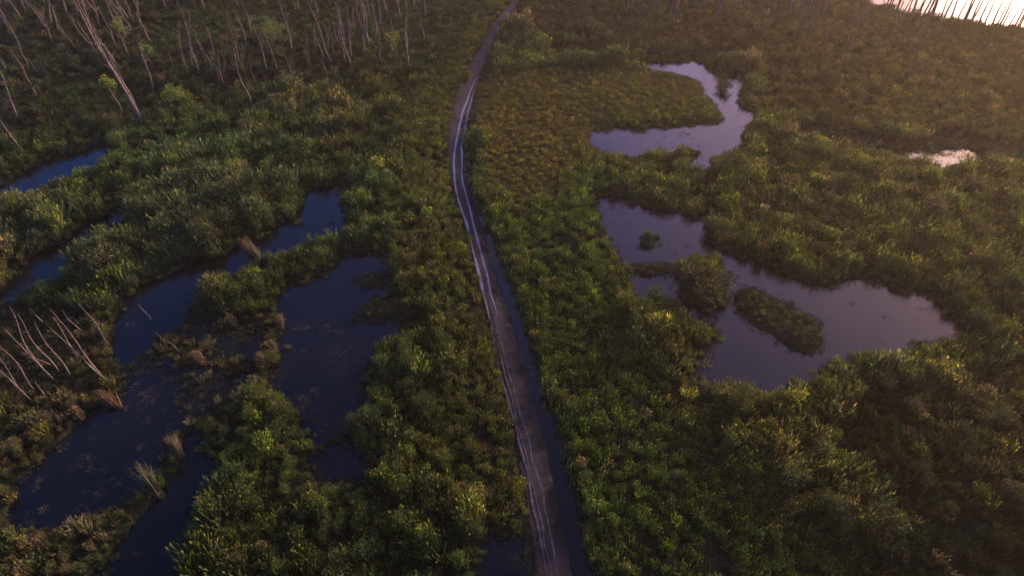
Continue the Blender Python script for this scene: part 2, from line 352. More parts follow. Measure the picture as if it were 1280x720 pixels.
def shrub_mesh(name, stems=17, h=2.2, r=1.1, leaves=24, ls=.26):
    b = MB()
    for i in range(stems):
        a = U(0, 6.283); ln = r * math.sqrt(U(.02, 1)); hh = h * (1 - .42*(ln/r)**2) * U(.65, 1.12)
        base = Vector((GA(0,.12), GA(0,.12), -.1)); top = Vector((math.cos(a)*ln, math.sin(a)*ln, hh))
        mid = base.lerp(top, .5) + Vector((math.cos(a)*ln*.18, math.sin(a)*ln*.18, .05))
        b.tube([base, mid, top], [.035, .022, .008], 4, 1)
        ax = (top - mid).normalized()
        for k in range(leaves):
            t = U(.15, 1.02)**.8; c = base.lerp(mid, t*2) if t < .5 else mid.lerp(top, (t-.5)*2)
            off = Vector((GA(0,1), GA(0,1), GA(0,.7))) * (.17 if t > .8 else .24)
            d = off.normalized()*.35 + ax*.6 + Vector((0,0,1.0))
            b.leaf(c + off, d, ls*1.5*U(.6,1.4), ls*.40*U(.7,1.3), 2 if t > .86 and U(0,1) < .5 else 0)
    return b.me(name)
def bush_mesh(name, h=2.4, r=1.4, n=620, ls=.24):      # denser rounded bush of several leaf clumps
    b = MB(); cl = []
    for i in range(11):
        a = U(0,6.283); q = r*.68*math.sqrt(U(0,1)); cl.append((Vector((math.cos(a)*q, math.sin(a)*q, h*U(.35,.78)*(1-.25*q/r))), U(.38,.62)*r*.8))
    for c, cr in cl:
        b.tube([Vector((0,0,-.1)), c*.5 + Vector((0,0,.1)), c], [.05,.035,.012], 4, 1)
        for k in range(n // 11):
            d = Vector((GA(0,1), GA(0,1), GA(.25,1))).normalized(); q = cr*U(.55,1.08)
            b.leaf(c + d*q*Vector((1,1,.95)).length/1.7, d + Vector((0,0,.5)) + Vector((GA(0,.4),GA(0,.4),0)), ls*U(.6,1.4), ls*.5*U(.7,1.3))
    return b.me(name)
def mats(me, *ms):
    for m in ms: me.materials.append(m)
    return me
src = {}
def collect(kind, meshes):
    c = bpy.data.collections.new('source_' + kind)
    for m in meshes: c.objects.link(bpy.data.objects.new(kind, m))
    src[kind] = c
reeds = [mats(reed_mesh('reed_clump', int(U(44,58)), 2.5, .72), M_reed) for _ in range(5)]
grasses = [mats(grass_mesh('grass_tuft'), M_reed) for _ in range(4)]
shrubs = [mats(shrub_mesh('shrub_leaves', h=U(2.3,2.9), r=U(.7,1.0)), M_leaf, M_stem) for _ in range(5)]
bushes = [mats(bush_mesh('bush_leaves'), M_leaf, M_stem) for _ in range(4)]
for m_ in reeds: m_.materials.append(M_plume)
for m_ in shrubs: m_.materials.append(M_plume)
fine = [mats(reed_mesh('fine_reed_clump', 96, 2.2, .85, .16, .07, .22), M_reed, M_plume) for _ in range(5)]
collect('fine_reeds', fine)
collect('reeds', reeds); collect('grass', grasses); collect('shrubs', shrubs + bushes[:2])

# ------------------------------------------------------------------ where plants grow
def jgrid(s):
    a = np.arange(x0 + 5, x1 - 5, s); b = np.arange(30, y1 - 5, s); A, Bm = np.meshgrid(a, b)
    x = A.ravel() + rng.uniform(-.48, .48, A.size) * s; y = Bm.ravel() + rng.uniform(-.48, .48, A.size) * s
    px, py = PX(x, y); k = (px > -130) & (px < 1410) & (py > -75) & (py < 800)
    return x[k], y[k]
gxp, gyp = jgrid(1.12)
ppx, ppy = PX(gxp, gyp)
WD = water_sdf(gxp, gyp) + SN(gxp, gyp)
RD = np.where(inside(ROAD, gxp, gyp), -1, segdist(ROAD, gxp, gyp))
GZ = ground_z(gxp, gyp)
N = len(gxp)
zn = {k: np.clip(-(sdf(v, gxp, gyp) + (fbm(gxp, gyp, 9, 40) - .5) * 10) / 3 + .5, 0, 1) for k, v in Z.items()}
def mixc(base, c, k): return base * (1 - k[:, None]) + np.array(c) * k[:, None]
big = fbm(gxp, gyp, 26, 50); med = fbm(gxp, gyp, 9, 60); sm = vnoise(gxp, gyp, 3.0, 70); ran = rng.random(N)
col = np.tile(np.array([.062, .072, .026]), (N, 1))
col = mixc(col, (.10, .085, .035), np.clip((med - .5) * 4, 0, 1) * .8)
col = mixc(col, (.045, .068, .028), np.clip((big - .5) * 5, 0, 1) * .7)
height = .75 + .75 * sm * 1.2 * np.clip(med * 1.3, .4, 1.2)
kind = np.where(ran < .20 + (med - .5) * .9, 2, 1)          # 0 grass 1 reeds 2 shrubs
keep = np.ones(N, bool)
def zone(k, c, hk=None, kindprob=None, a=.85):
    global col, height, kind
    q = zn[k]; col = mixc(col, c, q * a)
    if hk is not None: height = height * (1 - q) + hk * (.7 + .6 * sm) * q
    if kindprob is not None:
        r2 = rng.random(N); pk = np.where(r2 < kindprob[0], 0, np.where(r2 < kindprob[0] + kindprob[1], 1, 2)); kind = np.where(rng.random(N) < q, pk, kind)
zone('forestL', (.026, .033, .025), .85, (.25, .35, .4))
zone('forestR', (.048, .042, .024), .9, (.2, .5, .3))
zone('green', (.040, .060, .022), .7, (.8, .1, .1)); zone('green2', (.035, .06, .022), .7, (.85, .1, .05))
zone('shore', (.060, .050, .022), .75, (.2, .55, .25))
zone('right', (.066, .092, .022), .85, (.15, .83, .02), .8)
zone('thicket', (.120, .100, .032), 1.0, (0, .45, .55), .6)
zone('midleft', (.078, .082, .027), .85, (.0, .5, .5), .5)
zone('orange', (.125, .094, .030), .55, (.3, .7, 0)); zone('lawn', (.100, .100, .024), .42, (.5, .5, 0))
zone('band', (.072, .072, .024), 1.05, (0, .7, .3))
zone('brright', (.050, .044, .022), .75, (.35, .5, .15)); zone('dark', (.013, .020, .010), .7, None)  # dark zone: the corner darkening is painted into the plants' colour
zone('darkband', (.022, .022, .014), .35, (.8, .2, 0), 1); zone('darkband2', (.024, .024, .016), .4, (.6, .4, 0), .8)  # both bands: shade painted in as darker, lower plants
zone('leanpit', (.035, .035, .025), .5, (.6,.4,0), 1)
zone('leftpale', (.076, .084, .044), 1.3, (0, .75, .25))
zone('bl', (.085, .060, .035), .8, (.1, .5, .4), .6)
zone('swamp', (.085, .065, .04), .5, (.3, .6, .1))
for k_ in (1, 3, 4, 5): height = np.where(sdf(ISLES[k_], gxp, gyp) < 1.5, .38, height)
rs_k = np.clip(1 - (RD - 1) / 6, 0, 1) * (gxp < np.interp(gyp, ROAD_C[::-1, 1], ROAD_C[::-1, 0]))
col = mixc(col, (.095, .092, .026), rs_k * .75); height = np.where(rs_k > .2, np.minimum(height, .85), height)
rightside = gxp > np.interp(gyp, ROAD_C[::-1, 1], ROAD_C[::-1, 0])
tall = rightside & (RD < 4.5) & (ppy > 215)
kind = np.where((RD < 2.2) & ~tall, 0, np.where(tall, np.where(rng.random(N) < .8, 1, 2), kind)); height = np.where((RD < 1.5) & ~tall, height * .6, height)
height = np.where(tall, .85 + .3 * sm, height)
height = np.where(~tall, height * (.72 + .7 * rng.random(N) ** 2), height)
kind = np.where((kind == 1) & ((zn['right'] > .5) | (zn['brright'] > .5) | (zn['orange'] > .3) | (zn['lawn'] > .3) | (zn['shore'] > .5) | (zn['forestR'] > .5)), 3, kind)
kind = np.where((rs_k > .15) & (rng.random(N) < .85), 3, kind); rq = zn['right'] > .5
kind = np.where(rq & (kind == 2) & (rng.random(N) < .8), 3, kind); height = np.where(rq | (rs_k > .15), .45 * height + .55 * .62, height)
sm_k = (zn['band'] > .5) & (kind == 1); kind = np.where(sm_k, 3, kind)
mead = np.clip(zn['orange'] + zn['lawn'], 0, 1)
height = np.where(mead > .5, .45 + .12 * rng.random(N), height)
# brown/dead and yellowish individuals
dead = rng.random(N) < .09 + .25 * zn['bl'] + .15 * zn['swamp'] + .10 * np.clip((med - .52) * 6, 0, 1)
dead = dead & (mead < .5)
col = np.where(dead[:, None], col * .4 + np.array([.15, .095, .055]) * .6, col)
yel = (rng.random(N) < .13) & ~dead; col = np.where(yel[:, None], col * np.array([1.7, 1.6, .9]), col)
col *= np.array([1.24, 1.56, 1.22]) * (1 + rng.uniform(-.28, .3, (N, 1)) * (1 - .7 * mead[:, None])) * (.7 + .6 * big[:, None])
height *= np.clip(.5 + WD / 4, .5, 1) * rng.uniform(.75, 1.25, N)
keep &= ((WD > -.15) | ((WD > -1.3) & (rng.random(N) < .16))) & (RD > .05)
keep &= ~((zn['swamp'] > .4) & (GZ < 0.0) & (rng.random(N) < .75))
keep &= ~((med < .36) & (rng.random(N) < .5))
keep &= ~(inside(DITCH, gxp, gyp))
# ------------------------------------------------------------------ scatter (stuff)
def scatter(name, kindname, x, y, zz, s, colr, nvar, label=None, flat=1.0):
    me = bpy.data.meshes.new(name); n = len(x); me.vertices.add(n)
    me.vertices.foreach_set('co', np.stack([x, y, zz], 1).ravel())
    sc_ = np.stack([s * rng.uniform(.85, 1.2, n) * flat, s * rng.uniform(.85, 1.2, n) * flat, s * rng.uniform(.85, 1.15, n)], 1)
    rot = np.stack([rng.normal(0, .09, n), rng.normal(0, .09, n), rng.uniform(0, 6.283, n)], 1)
    for nm, ty, d in (('scl', 'FLOAT_VECTOR', sc_), ('rot', 'FLOAT_VECTOR', rot), ('tint', 'FLOAT_VECTOR', colr)):
        at = me.attributes.new(nm, ty, 'POINT'); at.data.foreach_set('vector', np.ascontiguousarray(d, dtype=np.float32).ravel())
    at = me.attributes.new('variant', 'INT', 'POINT'); at.data.foreach_set('value', rng.integers(0, nvar, n).astype(np.int32))
    o = bpy.data.objects.new(name, me); C.objects.link(o); o['kind'] = 'stuff'
    if label: o['label'] = label
    ng = bpy.data.node_groups.new(name, 'GeometryNodeTree')
    ng.interface.new_socket('Geometry', in_out='INPUT', socket_type='NodeSocketGeometry'); ng.interface.new_socket('Geometry', in_out='OUTPUT', socket_type='NodeSocketGeometry')
    N_ = ng.nodes.new; gi = N_('NodeGroupInput'); go = N_('NodeGroupOutput'); ip = N_('GeometryNodeInstanceOnPoints'); ci = N_('GeometryNodeCollectionInfo')
    ci.inputs['Collection'].default_value = src[kindname]; ci.inputs['Separate Children'].default_value = True; ci.inputs['Reset Children'].default_value = True
    ip.inputs['Pick Instance'].default_value = True
    def na(nm, ty): q = N_('GeometryNodeInputNamedAttribute'); q.data_type = ty; q.inputs['Name'].default_value = nm; return q.outputs[0]
    K = ng.links.new
    K(gi.outputs[0], ip.inputs['Points']); K(ci.outputs[0], ip.inputs['Instance']); K(na('variant', 'INT'), ip.inputs['Instance Index'])
    K(na('rot', 'FLOAT_VECTOR'), ip.inputs['Rotation']); K(na('scl', 'FLOAT_VECTOR'), ip.inputs['Scale']); K(ip.outputs[0], go.inputs[0])
    md = o.modifiers.new('scatter', 'NODES'); md.node_group = ng
    return o
# ------------------------------------------------------------------ the largest shrubs are single things
shr = np.where(keep & (kind == 2) & (ppx > 0) & (ppx < 1280) & (ppy < 735) & (ppy > 0))[0]
size_px = height[shr] * F / (gyp[shr] * cp + H * sp_)
order = shr[np.argsort(-size_px)][:300]
single = np.zeros(N, bool); single[order] = True
def region(px, py):
    rx = np.interp(py, [a[0] for a in RT], [(a[1] + a[2]) / 2 for a in RT])
    if px < rx:
        if py > 470:
            if px < 150: return "on the bottom left bank"
            if px < 330: return "between bottom left channel and middle pond"
            if px < 470: return "below the small left pool"
            if px < 560: return "right of the small left pool"
            return "along the track's left edge"
        if py > 330: 
            if px < 330: return "on the swampy left bank"
            return 'between the wide left pond and the track'
        if px < 230: return 'on the banks of the upper left pools'
        return 'in the thicket above the left channel'
    if py > 560:
        if px < 900: return "low in the field right of the track"
        if px < 1100: return "in the lower right thicket"
        return 'in the dark bottom right corner'
    if py > 440:
        if px < 880: return 'between the track and the right pond'
        return 'on the lower bank of the right pond'
    if py > 300:
        if px < 860: return 'on the left bank of the right pond'
        return 'on the right bank of the right pond'
    return 'in the thicket above the right pond'
allsh = shrubs * 2 + bushes
for q, i in enumerate(order):
    v = int(rng.integers(0, len(allsh)))
    isb = v >= 2 * len(shrubs)
    o = bpy.data.objects.new('leafy_bush' if isb else 'upright_shrub', allsh[v]); C.objects.link(o)
    o.location = (gxp[i], gyp[i], GZ[i] - .05); s = height[i] * 1.0
    o.rotation_euler = (GA(0,.08), GA(0,.08), U(0,6.283)); o.scale = (s*U(.9,1.15), s*U(.9,1.15), s*U(.9,1.1))
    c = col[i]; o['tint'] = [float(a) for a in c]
    hue = 'brown' if c[0] > c[1]*1.12 else ('olive' if c[0] > c[1]*.92 else 'green')
    tone = 'pale' if c.max() > .12 else ('dark' if c.max() < .05 else 'mid')
    reg = region(ppx[i], ppy[i]); shape = 'rounded leafy bush' if isb else 'upright feathery shrub'
    tag(o, f'{tone} {hue} {shape} {reg}', 'shrub', f'shrubs {reg}')
rest = keep & ~single
for kk, nm, kn, nv, hs in ((0, 'low_grass', 'grass', 4, 1.15), (1, 'reed_bed', 'reeds', 5, .95), (3, 'fine_reeds', 'fine_reeds', 5, 1.0), (2, 'shrub_thicket', 'shrubs', 7, .86)):
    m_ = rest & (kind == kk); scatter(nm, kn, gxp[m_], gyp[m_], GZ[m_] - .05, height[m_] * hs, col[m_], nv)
# understorey so that the soil seldom shows
ux, uy = jgrid(.95); uw = water_sdf(ux, uy) + SN(ux, uy); ur = np.where(inside(ROAD, ux, uy) | inside(DITCH, ux, uy), -1, segdist(ROAD, ux, uy))
uk = (uw > -.55) & (ur > .1); ux, uy = ux[uk], uy[uk]
uc = np.tile(np.array([.030, .042, .018]), (len(ux), 1)) * rng.uniform(.6, 1.5, (len(ux), 1)); uc = np.where((fbm(ux, uy, 9, 60) > .52)[:, None], uc * np.array([1.5, 1.2, 1]), uc)
zo = np.clip(-(sdf(Z['orange'], ux, uy) + (fbm(ux, uy, 9, 40) - .5) * 10) / 3 + .5, 0, 1)[:, None]; zl = np.clip(-(sdf(Z['lawn'], ux, uy)) / 3 + .5, 0, 1)[:, None]
uv = rng.uniform(.85, 1.15, (len(ux), 1)); uc = uc * (1 - zl) + np.array([.095, .115, .028]) * uv * zl; uc = uc * (1 - zo) + np.array([.155, .122, .040]) * uv * zo
scatter('ground_cover', 'grass', ux, uy, np.maximum(ground_z(ux, uy), -.15) - .05, np.where((zo + zl)[:, 0] > .5, rng.uniform(.75, .95, len(ux)), rng.uniform(.45, .85, len(ux))), uc, 4)
# weeds that creep in from the verges and stand between the ruts
wx, wy = jgrid(.6); wc = segdist(ROAD_C, wx, wy, False); wi = inside(np.vstack([ROAD_L, BED_R[::-1]]), wx, wy)
we = np.minimum(segdist(ROAD_L, wx, wy, False), segdist(BED_R, wx, wy, False))
wk = wi & ((rng.random(len(wx)) < .75 * np.exp(-we / .45)) | ((fbm(wx, wy, 3, 77) > .6) & (rng.random(len(wx)) < .3))); wx, wy = wx[wk], wy[wk]
scatter('verge_weeds', 'grass', wx, wy, np.full(len(wx), .33), rng.uniform(.2, .5, len(wx)), np.tile(np.array([.075, .085, .028]), (len(wx), 1)) * rng.uniform(.5, 1.4, (len(wx), 1)), 4)
# floating weed and dead stalks out in the shallow water
fx, fy = jgrid(.9); fw = water_sdf(fx, fy); fpx, fpy = PX(fx, fy)
wz = np.clip(1 - sdf(poly([(345,400),(440,420),(440,520),(385,520),(340,480)]), fx, fy) / 3, 0, 1) * .9 + np.clip(1 - sdf(poly([(60,540),(215,480),(190,590),(60,655)]), fx, fy) / 3, 0, 1) * .8 + 1.3 * (np.minimum(sdf(PONDS[10], fx, fy), 5) < .5)
wz = wz + .06 + .35 * np.clip((fbm(fx, fy, 7, 80) - .55) * 6, 0, 1) * np.exp(-np.abs(fw + 1) / 2)
fk = (fw < .3) & (fw > -30) & (fpy > 60) & (rng.random(len(fx)) < wz * np.clip((fbm(fx, fy, 5, 90) - .3) * 3, 0, 1)); fx, fy = fx[fk], fy[fk]
scatter('water_weed', 'grass', fx, fy, np.full(len(fx), -.12), rng.uniform(.22, .5, len(fx)), np.tile(np.array([.11, .085, .055]), (len(fx), 1)) * rng.uniform(.5, 1.5, (len(fx), 1)), 4, flat=1.3)

# ------------------------------------------------------------------ trees
def trunk_pts(top, h, wob=.35, n=9):
    pts = []; a = U(0, 6.28); b = U(0, 6.28)
    for k in range(n):
        t = k / (n - 1)
        pts.append(Vector((top[0]*t + wob*math.sin(a + t*5)*t*(1-t)*2.5, top[1]*t + wob*math.sin(b + t*4.3)*t*(1-t)*2.5, h*t)))
    return pts
def at(pts, t):
    k = t * (len(pts)-1); i = min(int(k), len(pts)-2); return pts[i].lerp(pts[i+1], k - i)
def make_tree(name, base, top, h, r0, nb, mat, fork=False, crown=None, crown_tint=None, wob=.8):
    """base: ground xy, top: horizontal offset of the tip."""
    root = bpy.data.objects.new(name, None); C.objects.link(root); root.location = (base[0], base[1], float(ground_z(np.array([base[0]]), np.array([base[1]]))[0]) - .1)
    pts = trunk_pts(top, h, wob * h / 12); b = MB(); n = len(pts)
    b.tube([(0,0,-.3)] + pts[1:], [r0*1.25] + [r0*(1 - .8*k/(n-1)) for k in range(1, n)], 7)
    if fork:
        s = at(pts, .45); d = Vector((U(-1,1), U(-1,1), 0)).normalized()*h*.12; e_ = at(pts, .97) + d
        b.tube([s, s.lerp(e_, .4) + d*.35, e_], [r0*.5, r0*.36, r0*.12], 6)
    link('trunk', b.me('trunk'), mat, root, True)
    if nb:
        b = MB()
        for k in range(nb):
            t = U(.35, .98); s = at(pts, t); a = U(0, 6.28); l = h*U(.06,.2)*(1.25 - t*.6)
            d = Vector((math.cos(a), math.sin(a), U(.3,1.3))).normalized()
            m1 = s + d*l*.5 + Vector((0,0,U(-.05,.12)))*l; e_ = m1 + (d + Vector((GA(0,.35),GA(0,.35),U(-.3,.5))))*l*.5
            rr = r0*.22*(1.2 - t*.7); b.tube([s, m1, e_], [rr, rr*.7, rr*.3], 4)
            if U(0,1) < .6: b.tube([m1, m1 + Vector((GA(0,.5),GA(0,.5),U(.2,1)))*l*.4], [rr*.6, rr*.2], 4)
        link('branch', b.me('branches'), mat, root, True)
    if crown:
        cr, n_, squash = crown; b = MB(); c0 = pts[-1]
        cl = [(c0 + Vector((GA(0,.45)*cr, GA(0,.45)*cr, GA(-.1,.38)*cr*squash)), cr*U(.3,.55)) for _ in range(9)]
        for c, q in cl:
            b.tube([c0 - Vector((0,0,cr*.5)), c], [.06, .02], 4, 1)
            for k in range(n_ // 9):
                d = Vector((GA(0,1), GA(0,1), GA(.2,1))).normalized(); b.leaf(c + d*q*U(.5,1.05), d + Vector((0,0,.3)), .42*U(.6,1.3), .22)
        o = link('crown', b.me('crown'), [M_leaf, mat], root); o['tint'] = list(crown_tint)
    return root
def hero(name, bp, tp, h, r0=.28, nb=8, mat=None, **k):
    b = G(*bp); t = G(tp[0], tp[1], h + .3)
    return make_tree(name, b, (t[0]-b[0], t[1]-b[1]), h, r0, nb, mat or M_bark, **k)
gL = 'bare trees standing in the upper left forest'
def HT(bp, tp, h, label, **k):
    grp = k.pop('group', gL); cat = k.pop('cat', 'tree'); nm = k.pop('name', 'bare_tree')
    return tag(hero(nm, bp, tp, h, **k), label, cat, grp)
HT((180,160),(88,-8),24,'tallest pale bare tree leaning left across the upper left forest, reaching the top edge', r0=.42, fork=True, nb=14)
HT((176,150),(108,18),19,'slimmer bare tree close beside the tallest pale trunk in the upper left', r0=.26, nb=9)
HT((80,52),(56,-6),11,'bare forked tree at the top left, right of its slanted neighbour', r0=.22)
HT((64,46),(33,0),10,'slanted bare tree near the top left corner above the dark hollow', r0=.22)
HT((27,158),(-2,84),13,'crooked pale bare tree at the left edge above the first pool', r0=.3)
HT((51,128),(14,64),12,'thin bare tree rising left of the pale green clearing in the upper left', r0=.2)
HT((30,194),(-4,143),9,'pale bare leaning trunk at the left edge just above the first pool', r0=.26, nb=3)
HT((192,118),(174,40),13,'thin bare tree with a tuft of green leaves half way up its trunk', r0=.22)
HT((270,98),(247,50),9,'short bare tree with a fork, right of the yellow crowned tree', r0=.2)
HT((244,90),(236,48),8,'short upright bare stem beside the forked bare tree', r0=.18)
HT((317,142),(294,70),12,'pale crooked bare tree standing alone below the upper green clearing', r0=.25, nb=10)
HT((318,50),(303,6),8.5,'bare tree with a reddish top at the edge of the green clearing', r0=.2)
HT((150,32),(130,-6),9,'bare sapling at the top edge left of the yellow leafed tree', r0=.2)
HT((155,72),(130,34),8,'bent bare tree right of the tallest pale trunk', r0=.22)
HT((441,88),(416,-4),15,'long slender pale tree in the upper middle forest, left of the reddish pair', r0=.27, nb=9)
HT((417,84),(380,-6),15.5,'long slanted bare tree in the upper middle forest, the left of two slender ones', r0=.27, nb=9)
HT((456,62),(444,-8),12,'reddish bare tree at the top edge in the upper middle', r0=.28)
HT((462,60),(452,-8),12,'bare tree right of the reddish trunk at the top edge', r0=.22)
HT((511,88),(508,6),13,'upright bare tree with a bushy foot nearest the track on the left', r0=.25, nb=12)
HT((368,104),(358,72),6,'short reddish dead tree below the leafy green tree', r0=.24, nb=4, fork=True)
HT((390,92),(382,70),5,'short grey dead stem right of the reddish dead tree', r0=.18, nb=4)
# trees in leaf
lt = dict(cat='tree', group='trees in leaf in the upper left forest', name='leafy_tree', mat=M_darkbark, nb=3)
HT((154,146),(136,104),8,'small tree with bright yellow green round crown on a pale trunk, upper left', **{**lt,'mat':M_bark,'crown':(1.7,500,.9),'crown_tint':(0.247,0.300,0.042)})
HT((229,142),(220,116),5,'low yellow green tree with a broad crown above the left thicket', **{**lt,'crown':(2.1,620,.8),'crown_tint':(0.209,0.250,0.049)})
HT((160,62),(150,32),8,'yellow green leafed tree among bare trunks near the top left', **{**lt,'crown':(2.0,560,1.2),'crown_tint':(0.190,0.230,0.049)})
HT((362,84),(345,42),9,'largest leafy green tree standing in the upper middle forest', **{**lt,'crown':(4.0,1500,1.5),'crown_tint':(.13,.165,.045)})
HT((192,90),(183,62),6,'small leafy tree on the thin trunk right of the tallest pale tree', **{**lt,'crown':(1.5,360,1.0),'crown_tint':(0.171,0.210,0.049)})
HT((492,76),(490,50),6,'olive crowned tree left of the upright bare tree near the track', **{**lt,'crown':(2.0,560,.9),'crown_tint':(0.190,0.220,0.049)})
HT((52,130),(48,108),4.5,'low dark green tree at the left end of the upper left clearing', **{**lt,'crown':(1.7,450,1.1),'crown_tint':(.05,.075,.03)})
HT((583,106),(582,97),2.4,'round orange bush at the left edge of the track where the bright ruts begin', **{**lt,'name':'round_bush','cat':'bush','crown':(1.6,900,1.0),'crown_tint':(.17,.115,.04)})
# leaning dead trees in the lower left swamp
gS = 'dead leaning trees at the left edge of the swamp'
dl = [((133,477),(42,392),9,'longest pale dead trunk leaning left over the swamp, its foot nearest the channel'),
 ((131,474),(62,386),9,'dead trunk sharing its foot with the longest leaning pale trunk'),
 ((76,470),(22,392),7.5,'thin dead leaning trunk in the middle of the left swamp stand'),
 ((70,478),(4,410),7.5,'dead trunk crossing over its neighbours low in the left swamp stand'),
 ((58,470),(12,384),8,'steep thin dead trunk in the left swamp stand'),
 ((46,492),(-8,424),7,'pale dead trunk leaning out past the left edge of the frame'),
 ((46,508),(0,462),5,'lowest dead trunk lying almost flat at the left edge'),
 ((76,462),(26,440),3.5,'nearly fallen dead trunk lying across the left swamp stand'),
 ((22,484),(-12,452),4.5,'short dead trunk half out of frame at the left edge'),
 ((60,505),(44,476),3,'short broken dead stem at the foot of the left swamp stand'),
 ((136,432),(98,378),5.5,'dead trunk with a brown bush at its foot beside the left channel'),
 ((190,402),(170,374),3.4,'short pale dead stem standing at the edge of the left channel'),
 ((224,440),(194,414),3.4,'short leaning dead stem on the bank under the left channel'),
 ((34,500),(-6,440),6.5,'dead trunk between the pale outward leaning one and the lowest trunk'),
 ((90,474),(44,404),7.5,'slender dead trunk just left of the longest leaning pale trunk'),
 ((100,452),(66,396),5,'short bare dead trunk behind the longest leaning pale trunk'),
 ((104,420),(78,388),4,'short bare stem at the top of the left swamp stand')]
for bp, tp, h, lb in dl: HT(bp, tp, h, lb, name='dead_leaning_tree', mat=M_grey, r0=.17 if h > 4 else .13, nb=14, wob=.9, group=gS)
# pale dead tufts that lean over the water
def fan_mesh(name, n, h, r, dirn):
    b = MB()
    for i in range(n):
        a = U(0,6.283); q = r*math.sqrt(U(0,1)); b.blade((q*math.cos(a), q*math.sin(a), 0), Vector(dirn) + Vector((GA(0,.13), GA(0,.13), GA(0,.1))), h*U(.25,1.05), .14, U(0,1.2), 3)
        if i % 2: b.leaf(Vector((GA(0,.35), GA(0,.35), .1)) + Vector(dirn)*h*U(.1,.8), Vector((GA(0,.6), GA(0,.6), .6)), .4, .14)
    return b.me(name)
tufts = [((325,325),(300,292),2.6,'pale orange dead tuft leaning over the left channel mouth'),
 ((228,572),(210,542),2.2,'pale dead tuft leaning at the mouth of the bottom left channel, upper of two'),
 ((203,622),(168,578),2.8,'tallest orange brown dead tuft leaning over the bottom left channel'),
 ((256,456),(240,438),1.8,'small golden dead tuft on the swamp bank left of the middle pond'),
 ((296,408),(284,392),1.6,'golden dead tuft on the bank right of the left channel'),
 ((104,524),(88,508),1.8,'golden dead tuft at the top edge of the dark bottom left pool'),
 ((150,510),(120,486),2.2,'pale flattened dead tuft right of the golden one at the dark pool'),
 ((352,412),(346,392),1.8,'pale brown tuft on the left bank of the middle pond'),
 ((345,440),(336,424),1.7,'orange tuft on the left bank of the middle pond, below the pale brown one'),
 ((330,458),(322,440),1.7,'rust coloured tuft at the lower left bank of the middle pond'),
 ((130,420),(118,402),1.8,'golden brown tuft beside the dead stem at the left channel'),
 ((60,692),(40,670),1.8,'rust brown tuft on the bank in the bottom left corner'),
 ((100,668),(84,648),2.0,'red brown tuft in the middle of the bottom left bank')]
for bp, tp, h, lb in tufts:
    b0 = G(*bp); t = G(tp[0], tp[1], h); d = Vector((t[0]-b0[0], t[1]-b0[1], h)).normalized()
    o = link('dead_reed_tuft', fan_mesh('dead_reed_tuft', 190, math.dist((*b0,0),(*t,h)), .4, d), M_reed)
    o.location = (*b0, .1); o['tint'] = [.20*U(.8,1.1), .145*U(.85,1.1), .08]; tag(o, lb, 'dead tuft', 'dead tufts leaning by the left pools')
# isle bushes
for bp, s, t, lb in [((876,372),3.0,(.075,.07,.03),'largest round bush standing on its own islet in the right pond'),((862,360),2.1,(.10,.075,.035),'brownish bush at the upper left of the large islet in the right pond'),
   ((896,362),2.2,(.06,.07,.028),'green bush at the right side of the large islet in the right pond'),
   ((935,384),1.0,(.055,.08,.024),'low green bush at the upper end of the long islet in the right pond'),((962,396),1.1,(.05,.08,.022),'low green bush in the middle of the long islet in the right pond'),
   ((988,414),1.2,(.055,.085,.024),'wide green bush on the lower half of the long islet in the right pond'),((1014,425),1.0,(.05,.075,.022),'low bush at the lower tip of the long islet in the right pond'),
   ((811,304),.9,(.06,.08,.03),'tiny islet bush alone in the upper part of the right pond'),((812,340),.8,(.09,.095,.03),'low bush on the narrow spit in the right pond'),((905,112),1.5,(.075,.065,.025),'bush in the fork of the upper right pond'),
   ((900,116),1.2,(.07,.06,.025),'smaller bush at the tip of the fork in the upper right pond')]:
    b0 = G(*bp); o = bpy.data.objects.new('islet_bush', bushes[random.randrange(4)]); C.objects.link(o); o.location = (*b0, .0); o.scale = (s*1.05, s, s*(.8 if s > 1.3 else .45)); o.rotation_euler.z = U(0,6)
    o['tint'] = list(t); tag(o, lb, 'bush', 'bushes on the islets of the right ponds')

# forest of bare trunks: a few kinds, copied
def proto(kind):
    h = U(10,16) if kind else U(7,11)
    r = make_tree('bare_tree', (0,60), (U(-1,1), U(-1,1)), h, U(.24,.38), random.randrange(8,14), M_bark, fork=U(0,1)<.4, wob=.6)
    return r
protos = [proto(1) for _ in range(7)] + [proto(0) for _ in range(4)] + [proto(2) for _ in range(5)]
used = set()
def place(pi, x, y, s, lb, grp, lean=.06):
    r = protos[pi]
    if pi in used:
        c = r.copy(); C.objects.link(c)
        for ch in r.children: d = ch.copy(); C.objects.link(d); d.parent = c
        r = c
    used.add(pi)
    zz = float(ground_z(np.array([x]), np.array([y]))[0]); r.location = (x, y, max(zz, -.2) - .1); r.scale = (s, s, s*U(.9,1.15)); r.rotation_euler = (GA(0,lean), GA(0,lean), U(0,6.28))
    tag(r, lb, 'tree', grp); return r
def scatter_trees(P_, n, ids, smin, smax, lb, grp, mind=2.0, lean=.07):
    P_ = poly(P_); lo, hi = P_.min(0), P_.max(0); pts = []; tries = 0
    while len(pts) < n and tries < n*60:
        tries += 1; x, y = U(lo[0],hi[0]), U(lo[1],hi[1])
        a, b_ = np.array([x]), np.array([y])
        if not inside(P_, a, b_)[0] or water_sdf(a, b_)[0] < .4 or segdist(ROAD_C, a, b_, False)[0] < 5: continue
        if any((x-u)**2 + (y-v_)**2 < mind**2 for u, v_ in pts): continue
        pts.append((x,y))
    for x, y in pts: place(random.choice(ids), x, y, U(smin,smax), lb(x,y) if callable(lb) else lb, grp, lean)
PA = list(range(7)); PS = list(range(7,11)); PD = list(range(11,16))
